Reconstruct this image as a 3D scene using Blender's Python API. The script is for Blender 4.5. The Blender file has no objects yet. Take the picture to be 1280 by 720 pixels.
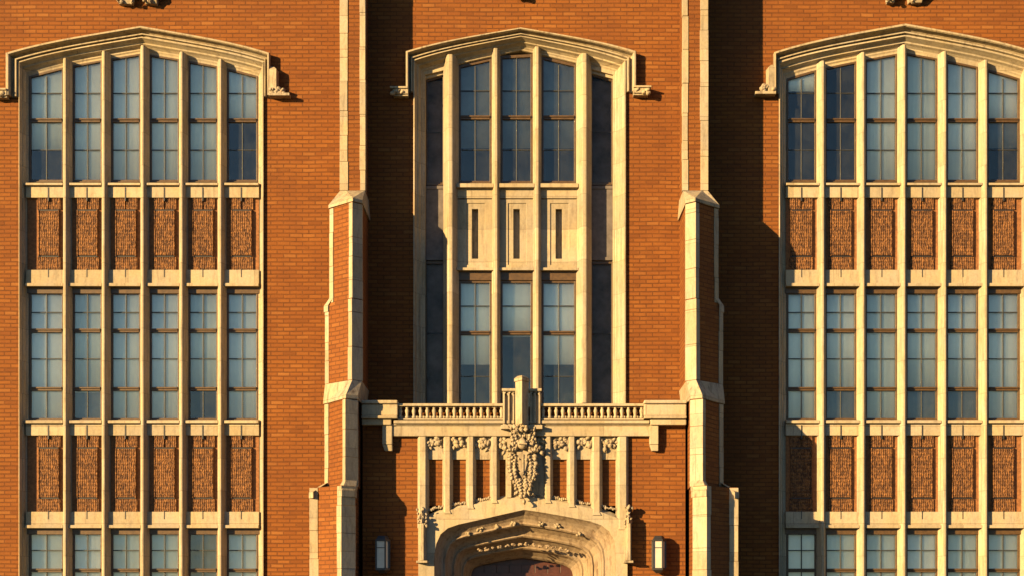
import bpy, bmesh, math, random
from mathutils import Vector
random.seed(7)
R = math.radians
scn = bpy.context.scene
COL = scn.collection

# ------------------------------------------------------------------ measures
S = 0.014                 # metres per photo pixel on the side-wall plane
D = 28.0                  # distance of the photographer from that plane
CX, CZ, ZB = 0.21, 1.70, 2.50
AX = 0.21                 # axis of the entrance pavilion
YS, YC, YP = 0.0, -0.25, -1.07     # side wall, pavilion wall, entrance block

def X(px, y=0.0):
    x0 = (px - 640) * S
    return CX + (x0 - CX) * (D + y) / D
def Z(py, y=0.0):
    z0 = ZB + (720 - py) * S
    return CZ + (z0 - CZ) * (D + y) / D

# ------------------------------------------------------------------ materials
def newmat(name):
    m = bpy.data.materials.new(name); m.use_nodes = True
    nt = m.node_tree
    for n in list(nt.nodes): nt.nodes.remove(n)
    out = nt.nodes.new('ShaderNodeOutputMaterial')
    return m, nt, out
def nd(nt, t, **kw):
    n = nt.nodes.new(t)
    for k, v in kw.items():
        if k in n.inputs.keys(): n.inputs[k].default_value = v
        else: setattr(n, k, v)
    return n
def mth(nt, op, a, b=None, c=None, clamp=False):
    n = nt.nodes.new('ShaderNodeMath'); n.operation = op; n.use_clamp = clamp
    for i, v in enumerate((a, b, c)):
        if v is None: continue
        if isinstance(v, (int, float)): n.inputs[i].default_value = v
        else: nt.links.new(v, n.inputs[i])
    return n.outputs[0]
def mixc(nt, fac, a, b, mode='MIX'):
    n = nt.nodes.new('ShaderNodeMix'); n.data_type = 'RGBA'; n.blend_type = mode
    if isinstance(fac, (int, float)): n.inputs[0].default_value = fac
    else: nt.links.new(fac, n.inputs[0])
    for i, v in ((6, a), (7, b)):
        if isinstance(v, tuple): n.inputs[i].default_value = (*v, 1)
        else: nt.links.new(v, n.inputs[i])
    return n.outputs[2]
def ramp(nt, fac, stops):
    n = nt.nodes.new('ShaderNodeValToRGB')
    e = n.color_ramp.elements
    while len(e) < len(stops): e.new(0.5)
    for i, (p, c) in enumerate(stops):
        e[i].position = p
        e[i].color = (*c, 1) if isinstance(c, tuple) else (c, c, c, 1)
    nt.links.new(fac, n.inputs[0])
    return n.outputs[0]
def wall_uv(nt):
    """(distance along the face, height): works for any vertical face"""
    g = nt.nodes.new('ShaderNodeNewGeometry')
    cr = nd(nt, 'ShaderNodeVectorMath', operation='CROSS_PRODUCT')
    nt.links.new(g.outputs['True Normal'], cr.inputs[0]); cr.inputs[1].default_value = (0, 0, 1)
    dt = nd(nt, 'ShaderNodeVectorMath', operation='DOT_PRODUCT')
    nt.links.new(g.outputs['Position'], dt.inputs[0]); nt.links.new(cr.outputs[0], dt.inputs[1])
    sp = nt.nodes.new('ShaderNodeSeparateXYZ'); nt.links.new(g.outputs['Position'], sp.inputs[0])
    cb = nt.nodes.new('ShaderNodeCombineXYZ')
    nt.links.new(dt.outputs['Value'], cb.inputs[0]); nt.links.new(sp.outputs[2], cb.inputs[1])
    return g, cb.outputs[0], sp, dt.outputs['Value']
def noise(nt, vec, scale, detail=4, rough=0.55, stretch=None):
    if stretch:
        mp = nt.nodes.new('ShaderNodeMapping'); mp.inputs['Scale'].default_value = stretch
        nt.links.new(vec, mp.inputs[0]); vec = mp.outputs[0]
    n = nd(nt, 'ShaderNodeTexNoise', Scale=scale, Detail=detail, Roughness=rough)
    nt.links.new(vec, n.inputs['Vector'])
    return n.outputs['Fac']
def finish(nt, out, col, rough, height=None, dist=0.01, strength=1.0, spec=0.3, metal=0.0):
    p = nt.nodes.new('ShaderNodeBsdfPrincipled')
    if isinstance(col, tuple): p.inputs['Base Color'].default_value = (*col, 1)
    else: nt.links.new(col, p.inputs['Base Color'])
    if isinstance(rough, (int, float)): p.inputs['Roughness'].default_value = rough
    else: nt.links.new(rough, p.inputs['Roughness'])
    p.inputs['Specular IOR Level'].default_value = spec
    p.inputs['Metallic'].default_value = metal
    if height is not None:
        b = nd(nt, 'ShaderNodeBump', Strength=strength, Distance=dist)
        nt.links.new(height, b.inputs['Height']); nt.links.new(b.outputs[0], p.inputs['Normal'])
    nt.links.new(p.outputs[0], out.inputs[0])

def brick_mat(name, dark=1.0):
    m, nt, out = newmat(name)
    g, uv, sp, u = wall_uv(nt)
    # slight wander of the courses
    wn = noise(nt, g.outputs['Position'], 1.3, 2)
    off = nt.nodes.new('ShaderNodeCombineXYZ')
    nt.links.new(mth(nt, 'MULTIPLY', mth(nt, 'SUBTRACT', wn, 0.5), 0.03), off.inputs[1])
    wn2 = noise(nt, g.outputs['Position'], 9.0, 2)
    nt.links.new(mth(nt, 'MULTIPLY', mth(nt, 'SUBTRACT', wn2, 0.5), 0.012), off.inputs[0])
    va = nd(nt, 'ShaderNodeVectorMath', operation='ADD')
    nt.links.new(uv, va.inputs[0]); nt.links.new(off.outputs[0], va.inputs[1])
    b = nd(nt, 'ShaderNodeTexBrick', Scale=1.0)
    b.offset = 0.5; b.squash = 1.0
    b.inputs['Color1'].default_value = (0, 0, 0, 1); b.inputs['Color2'].default_value = (1, 1, 1, 1)
    b.inputs['Mortar'].default_value = (0.5, 0.5, 0.5, 1)
    b.inputs['Mortar Size'].default_value = 0.0095; b.inputs['Mortar Smooth'].default_value = 0.25
    b.inputs['Brick Width'].default_value = 0.222; b.inputs['Row Height'].default_value = 0.0714
    nt.links.new(va.outputs[0], b.inputs['Vector'])
    rnd = mth(nt, 'MULTIPLY', b.outputs['Color'], 1.0)
    c = ramp(nt, rnd, [(0.0, (0.30, 0.105, 0.026)), (0.12, (0.385, 0.135, 0.032)), (0.6, (0.41, 0.148, 0.035)),
                       (0.9, (0.45, 0.168, 0.041)), (1.0, (0.50, 0.21, 0.066))])
    fine = noise(nt, g.outputs['Position'], 55, 3, 0.7)
    c = mixc(nt, 0.5, c, ramp(nt, fine, [(0.25, 0.45), (0.75, 1.5 / 1.5)]), 'MULTIPLY')
    # broad weathering, some courses sootier than others
    big = noise(nt, g.outputs['Position'], 0.55, 5, 0.6)
    c = mixc(nt, ramp(nt, big, [(0.38, 0.0), (0.72, 0.55)]), c, (0.19, 0.062, 0.022))
    pat = noise(nt, g.outputs['Position'], 1.1, 6, 0.75, stretch=(1.0, 1.0, 0.45))
    c = mixc(nt, ramp(nt, pat, [(0.55, 0.0), (0.64, 0.42)]), c, (0.24, 0.085, 0.030))
    row = noise(nt, g.outputs['Position'], 3.0, 3, 0.6, stretch=(0.12, 0.12, 2.6))
    c = mixc(nt, ramp(nt, row, [(0.45, 0.0), (0.75, 0.5)]), c, (0.22, 0.07, 0.026))
    lite = noise(nt, g.outputs['Position'], 2.1, 4, 0.65)
    c = mixc(nt, ramp(nt, lite, [(0.55, 0.0), (0.8, 0.35)]), c, (0.50, 0.21, 0.06))
    mort = mixc(nt, noise(nt, g.outputs['Position'], 12, 3), (0.085, 0.030, 0.011), (0.24, 0.09, 0.032))
    mk = mth(nt, 'MULTIPLY', b.outputs['Fac'], ramp(nt, noise(nt, g.outputs['Position'], 2.6, 4, 0.7), [(0.3, 0.4), (0.65, 0.95)]))
    c = mixc(nt, mk, c, mort)
    c = mixc(nt, 1.0, c, (.46, .43, .315), 'MULTIPLY')
    h = mth(nt, 'SUBTRACT', 1.0, b.outputs['Fac'])
    h = mth(nt, 'ADD', h, mth(nt, 'MULTIPLY', rnd, 0.45))
    h = mth(nt, 'ADD', h, mth(nt, 'MULTIPLY', fine, 0.35))
    finish(nt, out, c, 0.88, h, 0.011, 1.0, 0.2)
    return m
def stone_mat(name, base=(0.295, 0.25, 0.185), warm=(0.32, 0.252, 0.150), dirt=(0.085, 0.06, 0.042), amount=0.5, joints=True, bump=0.5):
    m, nt, out = newmat(name)
    g, uv, sp, u = wall_uv(nt)
    n1 = noise(nt, g.outputs['Position'], 1.7, 5, 0.6)
    c = mixc(nt, ramp(nt, n1, [(0.35, 0.0), (0.65, 1.0)]), base, warm)
    n2 = noise(nt, g.outputs['Position'], 26, 4, 0.7)
    c = mixc(nt, 0.55, c, ramp(nt, n2, [(0.3, 0.62), (0.7, 1.0)]), 'MULTIPLY')
    st = noise(nt, g.outputs['Position'], 5.5, 5, 0.7, stretch=(2.2, 2.2, 0.5))
    c = mixc(nt, ramp(nt, st, [(0.49, 0.0), (0.72, amount)]), c, dirt)
    pt = noise(nt, g.outputs['Position'], 9, 5, 0.75)
    c = mixc(nt, ramp(nt, pt, [(0.6, 0.0), (0.72, amount * 0.9)]), c, (0.30, 0.20, 0.11))
    h = mth(nt, 'ADD', mth(nt, 'MULTIPLY', n2, 0.6), mth(nt, 'MULTIPLY', pt, 0.4))
    if joints:
        b = nd(nt, 'ShaderNodeTexBrick', Scale=1.0)
        b.offset = 0.37
        b.inputs['Color1'].default_value = (0, 0, 0, 1); b.inputs['Color2'].default_value = (1, 1, 1, 1)
        b.inputs['Mortar Size'].default_value = 0.004; b.inputs['Mortar Smooth'].default_value = 0.1
        b.inputs['Brick Width'].default_value = 1.13; b.inputs['Row Height'].default_value = 0.57
        nt.links.new(uv, b.inputs['Vector'])
        c = mixc(nt, 0.16, c, b.outputs['Color'], 'OVERLAY')
        c = mixc(nt, mth(nt, 'MULTIPLY', b.outputs['Fac'], 0.5), c, (0.13, 0.09, 0.055))
        h = mth(nt, 'SUBTRACT', h, mth(nt, 'MULTIPLY', b.outputs['Fac'], 0.8))
    finish(nt, out, c, 0.85, h, 0.006, bump, 0.2)
    return m
def plain(name, col, rough=0.6, spec=0.3, metal=0.0, nscale=30, vary=0.35, bump=0.2, each=0.0):
    m, nt, out = newmat(name)
    g = nt.nodes.new('ShaderNodeNewGeometry')
    n = noise(nt, g.outputs['Position'], nscale, 4, 0.65)
    c = mixc(nt, ramp(nt, n, [(0.3, 0.0), (0.7, 1.0)]), tuple(v * (1 - vary) for v in col), tuple(min(1, v * (1 + vary)) for v in col))
    if each:      # every blind has faded a little differently
        oi = nt.nodes.new('ShaderNodeObjectInfo')
        c = mixc(nt, 1.0, c, ramp(nt, oi.outputs['Random'], [(0.0, (1-each, 1-each*.8, 1-each*.9)), (1.0, (1.0, 1.0, 1.0))]), 'MULTIPLY')
    finish(nt, out, c, rough, n, 0.004, bump, spec, metal)
    return m
def glass_mat(name, tint, refl=0.015):
    m, nt, out = newmat(name)
    g = nt.nodes.new('ShaderNodeNewGeometry')
    tr = nt.nodes.new('ShaderNodeBsdfTransparent'); tr.inputs[0].default_value = (*tint, 1)
    gl = nt.nodes.new('ShaderNodeBsdfGlossy'); gl.inputs['Roughness'].default_value = 0.03
    gl.inputs['Color'].default_value = (0.95, 0.88, 0.74, 1)
    wn = noise(nt, g.outputs['Position'], 2.2, 2)
    b = nd(nt, 'ShaderNodeBump', Strength=0.35, Distance=0.02); nt.links.new(wn, b.inputs['Height'])
    nt.links.new(b.outputs[0], gl.inputs['Normal'])
    fr = nt.nodes.new('ShaderNodeLayerWeight')
    f = mth(nt, 'ADD', ramp(nt, fr.outputs['Facing'], [(0.22, 0.0), (0.345, 0.88)]), refl, clamp=True)   # clear face-on; slant mirroring added to keep sun off the blinds
    mx = nt.nodes.new('ShaderNodeMixShader')
    nt.links.new(f, mx.inputs[0]); nt.links.new(tr.outputs[0], mx.inputs[1]); nt.links.new(gl.outputs[0], mx.inputs[2])
    # thin dust film
    df = nd(nt, 'ShaderNodeBsdfDiffuse'); df.inputs[0].default_value = (0.32, 0.34, 0.33, 1)
    mx2 = nt.nodes.new('ShaderNodeMixShader')
    dn = noise(nt, g.outputs['Position'], 4, 5, 0.7)
    nt.links.new(ramp(nt, dn, [(0.35, 0.01), (0.8, 0.05)]), mx2.inputs[0])
    nt.links.new(mx.outputs[0], mx2.inputs[1]); nt.links.new(df.outputs[0], mx2.inputs[2])
    nt.links.new(mx2.outputs[0], out.inputs[0])
    return m
def terracotta_mat():
    m, nt, out = newmat('carved_terracotta')
    g, uv, sp, u = wall_uv(nt)
    k = 2 * math.pi / 0.075
    z = sp.outputs[2]
    wob = mth(nt, 'MULTIPLY', noise(nt, g.outputs['Position'], 9, 4, 0.7), 7.0)
    a = mth(nt, 'SINE', mth(nt, 'ADD', mth(nt, 'MULTIPLY', mth(nt, 'ADD', u, mth(nt, 'MULTIPLY', z, 0.62)), k), wob))
    b = mth(nt, 'SINE', mth(nt, 'ADD', mth(nt, 'MULTIPLY', mth(nt, 'SUBTRACT', u, mth(nt, 'MULTIPLY', z, 0.62)), k), wob))
    v = mth(nt, 'MULTIPLY', a, b)
    fine = noise(nt, g.outputs['Position'], 30, 5, 0.85, stretch=(1, 1, 0.75))
    bead = noise(nt, g.outputs['Position'], 21, 3, 0.75, stretch=(1.15, 1.15, 0.8))
    v = mth(nt, 'MULTIPLY', v, 0.8)
    h = mth(nt, 'ADD', v, mth(nt, 'MULTIPLY', bead, 2.2))
    c = mixc(nt, ramp(nt, bead, [(0.40, 0.0), (0.62, 1.0)]), (0.045, 0.018, 0.007), (0.225, 0.097, 0.029))
    c = mixc(nt, ramp(nt, v, [(0.0, 0.4), (0.3, 0.0)]), c, (0.05, 0.02, 0.009))
    finish(nt, out, c, 0.8, h, 0.012, 1.0, 0.3)
    return m

M = {}
M['brick'] = brick_mat('orange_brick')
M['stone'] = stone_mat('cream_limestone')
M['stone_w'] = stone_mat('weathered_limestone', amount=0.95, joints=False, bump=0.9)
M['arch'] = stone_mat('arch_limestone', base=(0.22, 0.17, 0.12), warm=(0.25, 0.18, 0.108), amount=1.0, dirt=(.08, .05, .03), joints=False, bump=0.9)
M['carve'] = stone_mat('carved_limestone', base=(0.25, 0.205, 0.155), amount=1.0, joints=False, bump=1.0)
M['terra'] = terracotta_mat()
M['terra_plain'] = plain('plain_terracotta', (0.17, 0.07, 0.024), 0.8, 0.3, 0, 24, 0.4, 0.6)
M['wood'] = plain('brown_painted_wood', (0.058, 0.032, 0.011), 0.45, 0.4, 0, 18, 0.35)
M['bar'] = plain('dark_glazing_bar', (0.02, 0.02, 0.018), 0.5, 0.4, 0, 18, 0.3)
M['iron_and_shade'] = plain('black_iron_and_shade', (0.018, 0.016, 0.015), 0.5, 0.5, 0, 30, 0.3)  # ironwork, and the dark strips standing in for panel groove and slot shade
M['glass'] = glass_mat('window_glass', (0.97, 1.0, 0.97), 0.08)
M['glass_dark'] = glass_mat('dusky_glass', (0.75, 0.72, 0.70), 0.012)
M['blind'] = plain('pale_blue_blind', (0.92, 0.92, 0.82), 0.9, 0.1, 0, 3, 0.05, 0.1, 0.22)
M['blind_dim'] = plain('grey_blind', (0.17, 0.19, 0.185), 0.9, 0.1, 0, 3, 0.2, 0.1)
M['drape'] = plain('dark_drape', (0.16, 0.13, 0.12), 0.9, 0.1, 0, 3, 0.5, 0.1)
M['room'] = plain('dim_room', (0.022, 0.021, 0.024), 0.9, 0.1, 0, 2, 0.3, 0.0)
M['lead'] = plain('grey_lead_panel', (0.10, 0.085, 0.078), 0.8, 0.2, 0, 8, 0.25, 0.3)
M['door'] = plain('red_brown_door', (0.05, 0.016, 0.009), 0.4, 0.4, 0, 10, 0.3)
M['milk'] = plain('milky_lamp_glass', (0.40, 0.36, 0.29), 0.35, 0.5, 0, 6, 0.12, 0.05)
M['roof'] = plain('grey_roofing', (0.12, 0.12, 0.12), 0.9)
M['paving'] = plain('pale_concrete', (0.08, 0.08, 0.08), 0.9, 0.2, 0, 3, 0.2, 0.4)
M['lawn'] = plain('mown_grass', (0.035, 0.055, 0.02), 0.95, 0.1, 0, 5, 0.4, 0.6)

# ------------------------------------------------------------------ mesh kit
class MB:
    def __init__(s): s.v = []; s.f = []; s.mi = []; s.mats = []; s.sm = []
    def mat(s, m):
        if m not in s.mats: s.mats.append(m)
        return s.mats.index(m)
    def add(s, vs, fs, m, smooth=False):
        o = len(s.v); s.v += [tuple(p) for p in vs]; k = s.mat(m)
        for f in fs: s.f.append([o + i for i in f]); s.mi.append(k); s.sm.append(smooth)
    def box(s, x0, x1, y0, y1, z0, z1, m):
        if x0 > x1: x0, x1 = x1, x0
        if y0 > y1: y0, y1 = y1, y0
        if z0 > z1: z0, z1 = z1, z0
        s.add([(x0,y0,z0),(x1,y0,z0),(x1,y1,z0),(x0,y1,z0),(x0,y0,z1),(x1,y0,z1),(x1,y1,z1),(x0,y1,z1)],
              [(0,3,2,1),(4,5,6,7),(0,1,5,4),(1,2,6,5),(2,3,7,6),(3,0,4,7)], m)
    def rings(s, A, B, m, caps=True, smooth=False):
        n = len(A)
        fs = [(i, (i+1) % n, n + (i+1) % n, n + i) for i in range(n)]
        if caps: fs += [tuple(range(n-1, -1, -1)), tuple(range(n, 2*n))]
        s.add(list(A) + list(B), fs, m, smooth)
    def prism(s, poly, z0, z1, m, poly2=None):
        q = poly2 or poly
        s.rings([(x, y, z0) for x, y in poly], [(x, y, z1) for x, y in q], m)
    def extr(s, poly, y0, y1, m):
        s.rings([(x, y0, z) for x, z in poly], [(x, y1, z) for x, z in poly], m)
    def plate(s, outer, holes, y0, y1, m):
        bm = bmesh.new()
        for loop in [outer] + holes:
            vs = [bm.verts.new((x, y0, z)) for x, z in loop]
            for i in range(len(vs)): bm.edges.new((vs[i], vs[(i+1) % len(vs)]))
        bmesh.ops.triangle_fill(bm, use_beauty=True, use_dissolve=False, edges=bm.edges[:])
        g = bmesh.ops.extrude_face_region(bm, geom=bm.faces[:])
        for e in g['geom']:
            if isinstance(e, bmesh.types.BMVert): e.co.y = y1
        bmesh.ops.recalc_face_normals(bm, faces=bm.faces[:])
        bm.verts.index_update()
        s.add([v.co[:] for v in bm.verts], [[v.index for v in f.verts] for f in bm.faces], m)
        bm.free()
    def loft(s, PA, PB, prof, m, smooth=False, back=None):
        """PA/PB: matching (x,z) paths; prof: (t,y) from PA (0) to PB (1)"""
        n = len(PA); k = len(prof); vs = []
        for (ax, az), (bx, bz) in zip(PA, PB):
            for t, y in prof: vs.append((ax + (bx-ax)*t, y, az + (bz-az)*t))
        fs = [(i*k+j, i*k+j+1, (i+1)*k+j+1, (i+1)*k+j) for i in range(n-1) for j in range(k-1)]
        s.add(vs, fs, m, smooth)
    def lathe(s, cx, cy, prof, m, n=10):
        rings = [[(cx + r*math.cos(2*math.pi*i/n), cy + r*math.sin(2*math.pi*i/n), z) for i in range(n)] for r, z in prof]
        vs = [p for r in rings for p in r]
        fs = [(a*n+i, a*n+(i+1) % n, (a+1)*n+(i+1) % n, (a+1)*n+i) for a in range(len(rings)-1) for i in range(n)]
        s.add(vs, fs, m, True)
    def blob(s, c, r, m, jag=0.25, seed=None):
        bm = bmesh.new(); bmesh.ops.create_icosphere(bm, subdivisions=2, radius=1.0)
        ax = [random.uniform(2, 4) for _ in range(3)]; ph = [random.uniform(0, 6) for _ in range(3)]
        for v in bm.verts:
            k = 1 + jag * math.sin(v.co.x*ax[0]+ph[0]) * math.sin(v.co.z*ax[1]+ph[1]) + random.uniform(-.06, .06)
            v.co = Vector((c[0] + v.co.x*r[0]*k, c[1] + v.co.y*r[1]*k, c[2] + v.co.z*r[2]*k))
        s.add([v.co[:] for v in bm.verts], [[v.index for v in f.verts] for f in bm.faces], m, True)
        bm.free()
    def leaf(s, c, ln, w, ang, m, lift=0.04):
        """a curled carved leaf lying in the wall plane, pointing at angle ang"""
        ca, sa = math.cos(ang), math.sin(ang); vs = []; n = 6
        for i in range(n + 1):
            t = i / n; half = w * math.sin(math.pi * min(1, t*0.85 + 0.12)) * (1 + 0.35*math.sin(t*19))
            yy = -lift * math.sin(math.pi * t) - 0.006
            for q, dy in ((-1, 0.012), (-.45, -0.004), (0, -lift*0.35), (.45, -0.004), (1, 0.012)):
                a, b = t*ln, q*half
                vs.append((c[0] + a*ca - b*sa, c[1] + yy + dy, c[2] + a*sa + b*ca))
        fs = [(i*5+j, i*5+j+1, (i+1)*5+j+1, (i+1)*5+j) for i in range(n) for j in range(4)]
        s.add(vs, fs, m, True)
    def build(s, name, parent=None, bevel=0.0, recalc=True, solid=0):
        me = bpy.data.meshes.new(name); me.from_pydata(s.v, [], s.f)
        for m in s.mats: me.materials.append(m)
        for i, p in enumerate(me.polygons): p.material_index = s.mi[i]; p.use_smooth = s.sm[i]
        if recalc:
            bm = bmesh.new(); bm.from_mesh(me); bmesh.ops.recalc_face_normals(bm, faces=bm.faces[:]); bm.to_mesh(me); bm.free()
        me.update()
        o = bpy.data.objects.new(name, me); COL.objects.link(o)
        if parent: o.parent = parent
        if solid:
            md = o.modifiers.new('thick', 'SOLIDIFY'); md.thickness = solid; md.offset = 0
        if bevel:
            md = o.modifiers.new('bevel', 'BEVEL'); md.width = bevel; md.segments = 2; md.limit_method = 'ANGLE'; md.angle_limit = R(35)
        return o
def one(name, parent, fn, bevel=0.0, **k):
    b = MB(); fn(b); return b.build(name, parent, bevel, **k)
def empty(name, parent=None):
    o = bpy.data.objects.new(name, None); COL.objects.link(o); o.empty_display_size = 0.3
    if parent: o.parent = parent
    return o
def tag(o, label=None, cat=None, group=None, kind=None):
    if label: o['label'] = label
    if cat: o['category'] = cat
    if group: o['group'] = group
    if kind: o['kind'] = kind
    return o

# ------------------------------------------------------------------ the building
school = empty('school_building')
tag(school, 'orange brick collegiate gothic school front with cream stone windows, buttresses and arched entrance', 'building')

def head(xl, xr, xa, ze, za, n=14, curve=0.18):
    """pointed low arch: list of (x,z) from left springing over apex to right springing"""
    pts = []
    for i in range(n + 1):
        s_ = 1 - i / n
        pts.append((xa + (xl - xa)*s_, za + (ze - za)*((1-curve)*s_ + curve*s_**4)))
    for i in range(1, n + 1):
        s_ = i / n
        pts.append((xa + (xr - xa)*s_, za + (ze - za)*((1-curve)*s_ + curve*s_**4)))
    return pts
def zat(path, x):
    for (x0, z0), (x1, z1) in zip(path, path[1:]):
        if x0 <= x <= x1: return z0 + (z1-z0)*(x-x0)/(x1-x0+1e-9)
    return path[0][1] if x < path[0][0] else path[-1][1]

ZTOP = Z(-150)

# frame geometry in photo measures, shared by wall hole and stonework
BAYS = {
 'L': dict(y=YS, outer=(24.5, 330, 178, 78, 47), inner=(37, 323, 179, 97, 68), hood=(10, 338.5, 178, 69, 35.5), cols=[62,110,158,206.5,254.5,302.5], gw=16.8,
           legL=122, legR=122),
 'R': dict(y=YS, outer=(973, 1283, 1130, 78, 45), inner=(983, 1274, 1130, 100, 67), hood=(966.5, 1293, 1130, 68, 32.5), cols=[1001,1050,1101,1151.5,1202,1253], gw=17.3,
           legL=118, legR=118),
}
def brick_wall(name, x0, x1, y, thick, hole, zt=ZTOP, door=None):
    b = MB()
    o_ = [(x0, -0.3), (x1, -0.3), (x1, zt), (x0, zt)]
    if door: o_ = [(x0, -0.3), (door[0], -0.3), (door[0], door[2]), (door[1], door[2]), (door[1], -0.3), (x1, -0.3), (x1, zt), (x0, zt)]
    b.plate(o_, [hole] if hole else [], y, y + thick, M['brick'])
    return b.build(name, school, recalc=False)

def hole_from(outer, zb, y, inset=0.02):
    xl, xr, xa, ze, za = outer
    p = head(X(xl, y)+inset, X(xr, y)-inset, X(xa, y), Z(ze, y)-inset, Z(za, y)-inset)
    return [(X(xl, y)+inset, zb)] + p + [(X(xr, y)-inset, zb)]

ZSILL = Z(822)
XW0, XW1 = X(-190), X(1475)
EL, ER = AX - 215*S, AX + 215*S          # pavilion edges hidden behind the buttresses
w = brick_wall('brick_wall', XW0, EL, YS, 0.45, hole_from(BAYS['L']['outer'], ZSILL, YS))
w = brick_wall('brick_wall', ER, XW1, YS, 0.45, hole_from(BAYS['R']['outer'], ZSILL, YS))
C_OUT = (517, 782, 651, 76, 46); C_IN = (532, 766, 651, 93, 64)
w = brick_wall('brick_wall', EL, ER, YC, 0.70, hole_from(C_OUT, Z(545), YC), door=(AX-1.25, AX+1.25, 3.25))
# returns, back and roof, so the block is solid
b = MB(); b.box(XW0, XW0+0.4, 0.452, 9, -0.3, ZTOP, M['brick']); b.box(XW1-0.4, XW1, 0.452, 9, -0.3, ZTOP, M['brick']); b.box(XW0, XW1, 9.002, 9.4, -0.3, ZTOP, M['brick'])
b.build('rear_wall', school)
b = MB(); b.box(XW0+0.4, XW1-0.4, 0.46, 9, ZTOP-0.6, ZTOP-0.4, M['roof']); b.build('roof', school)
b = MB()
for (a, c, y) in ((XW0-0.06, EL, YS), (ER, XW1+0.06, YS), (EL-.0, ER+.0, YC)):
    b.box(a, c, y-0.10, y+0.55, ZTOP+0.003, ZTOP+0.22, M['stone'])
b.build('coping', school, 0.02)
b = MB(); b.box(XW0-.05, XW1+.05, -0.07, -0.003, -0.3, 0.75, M['stone']); b.box(XW0-.07, XW1+.07, -0.11, -0.003, 0.755, 0.86, M['stone']); b.build('plinth', school, 0.02)
# dark rooms behind the glazing
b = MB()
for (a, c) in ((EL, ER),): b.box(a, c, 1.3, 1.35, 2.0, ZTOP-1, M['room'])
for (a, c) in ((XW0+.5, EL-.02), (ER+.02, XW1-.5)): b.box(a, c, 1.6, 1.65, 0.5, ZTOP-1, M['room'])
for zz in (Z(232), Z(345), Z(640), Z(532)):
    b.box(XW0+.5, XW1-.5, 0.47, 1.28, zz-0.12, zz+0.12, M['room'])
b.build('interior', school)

# ---- mouldings
HOODP = [(0, 0.02), (0, -.12), (.10, -.155), (.26, -.155), (.34, -.13), (.40, -.03), (.52, .0), (.62, -.02), (.72, -.085), (.84, -.085), (.90, -.03), (1.0, -.03), (1.0, 0.02)]
FRAMEP = [(0, -.05), (.10, -.055), (.17, -.01), (.30, .055), (.41, .06), (.50, .11), (.63, .15), (.72, .152), (.82, .17), (.95, .175), (1, .20), (1, .36)]

def label_stop(parent, x, y, z, s, kind):
    """carved block ending a hood mould; s=-1 at the left end"""
    b = MB()
    if kind == 'scroll':     # horizontal return with carved end
        b.box(x, x + s*0.27, y-0.17, y+0.01, z, z+0.085, M['stone_w'])
        b.box(x, x + s*0.31, y-0.20, y+0.01, z+0.087, z+0.12, M['stone_w'])
        for i in range(5): b.blob((x + s*random.uniform(0.05, .27), y-0.15, z+random.uniform(0, .07)), (.05, .05, .04), M['carve'])
        b.box(x, x + s*0.26, y-0.14, y+0.01, z-0.03, z-0.002, M['stone_w'])
    else:                    # upright carved figure block
        b.prism([(x, y), (x, y-0.15), (x+s*.13, y-0.17), (x+s*.15, y)], z, z+0.42, M['stone_w'])
        b.box(x, x + s*0.36, y-0.19, y+0.01, z-0.05, z-0.002, M['stone_w'])
        b.prism([(x, y), (x, y-0.15), (x+s*.13, y-0.17), (x+s*.15, y)], z+.421, z+.50, M['stone_w'], [(x, y), (x, y-0.06), (x+s*.06, y-0.06), (x+s*.08, y)])
        for i in range(9): b.blob((x + s*random.uniform(0.02, .26), y-0.13, z+random.uniform(-.03, .10)), (.05, .06, .045), M['carve'])
    return b.build('label_stop', parent, 0.006)

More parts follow.
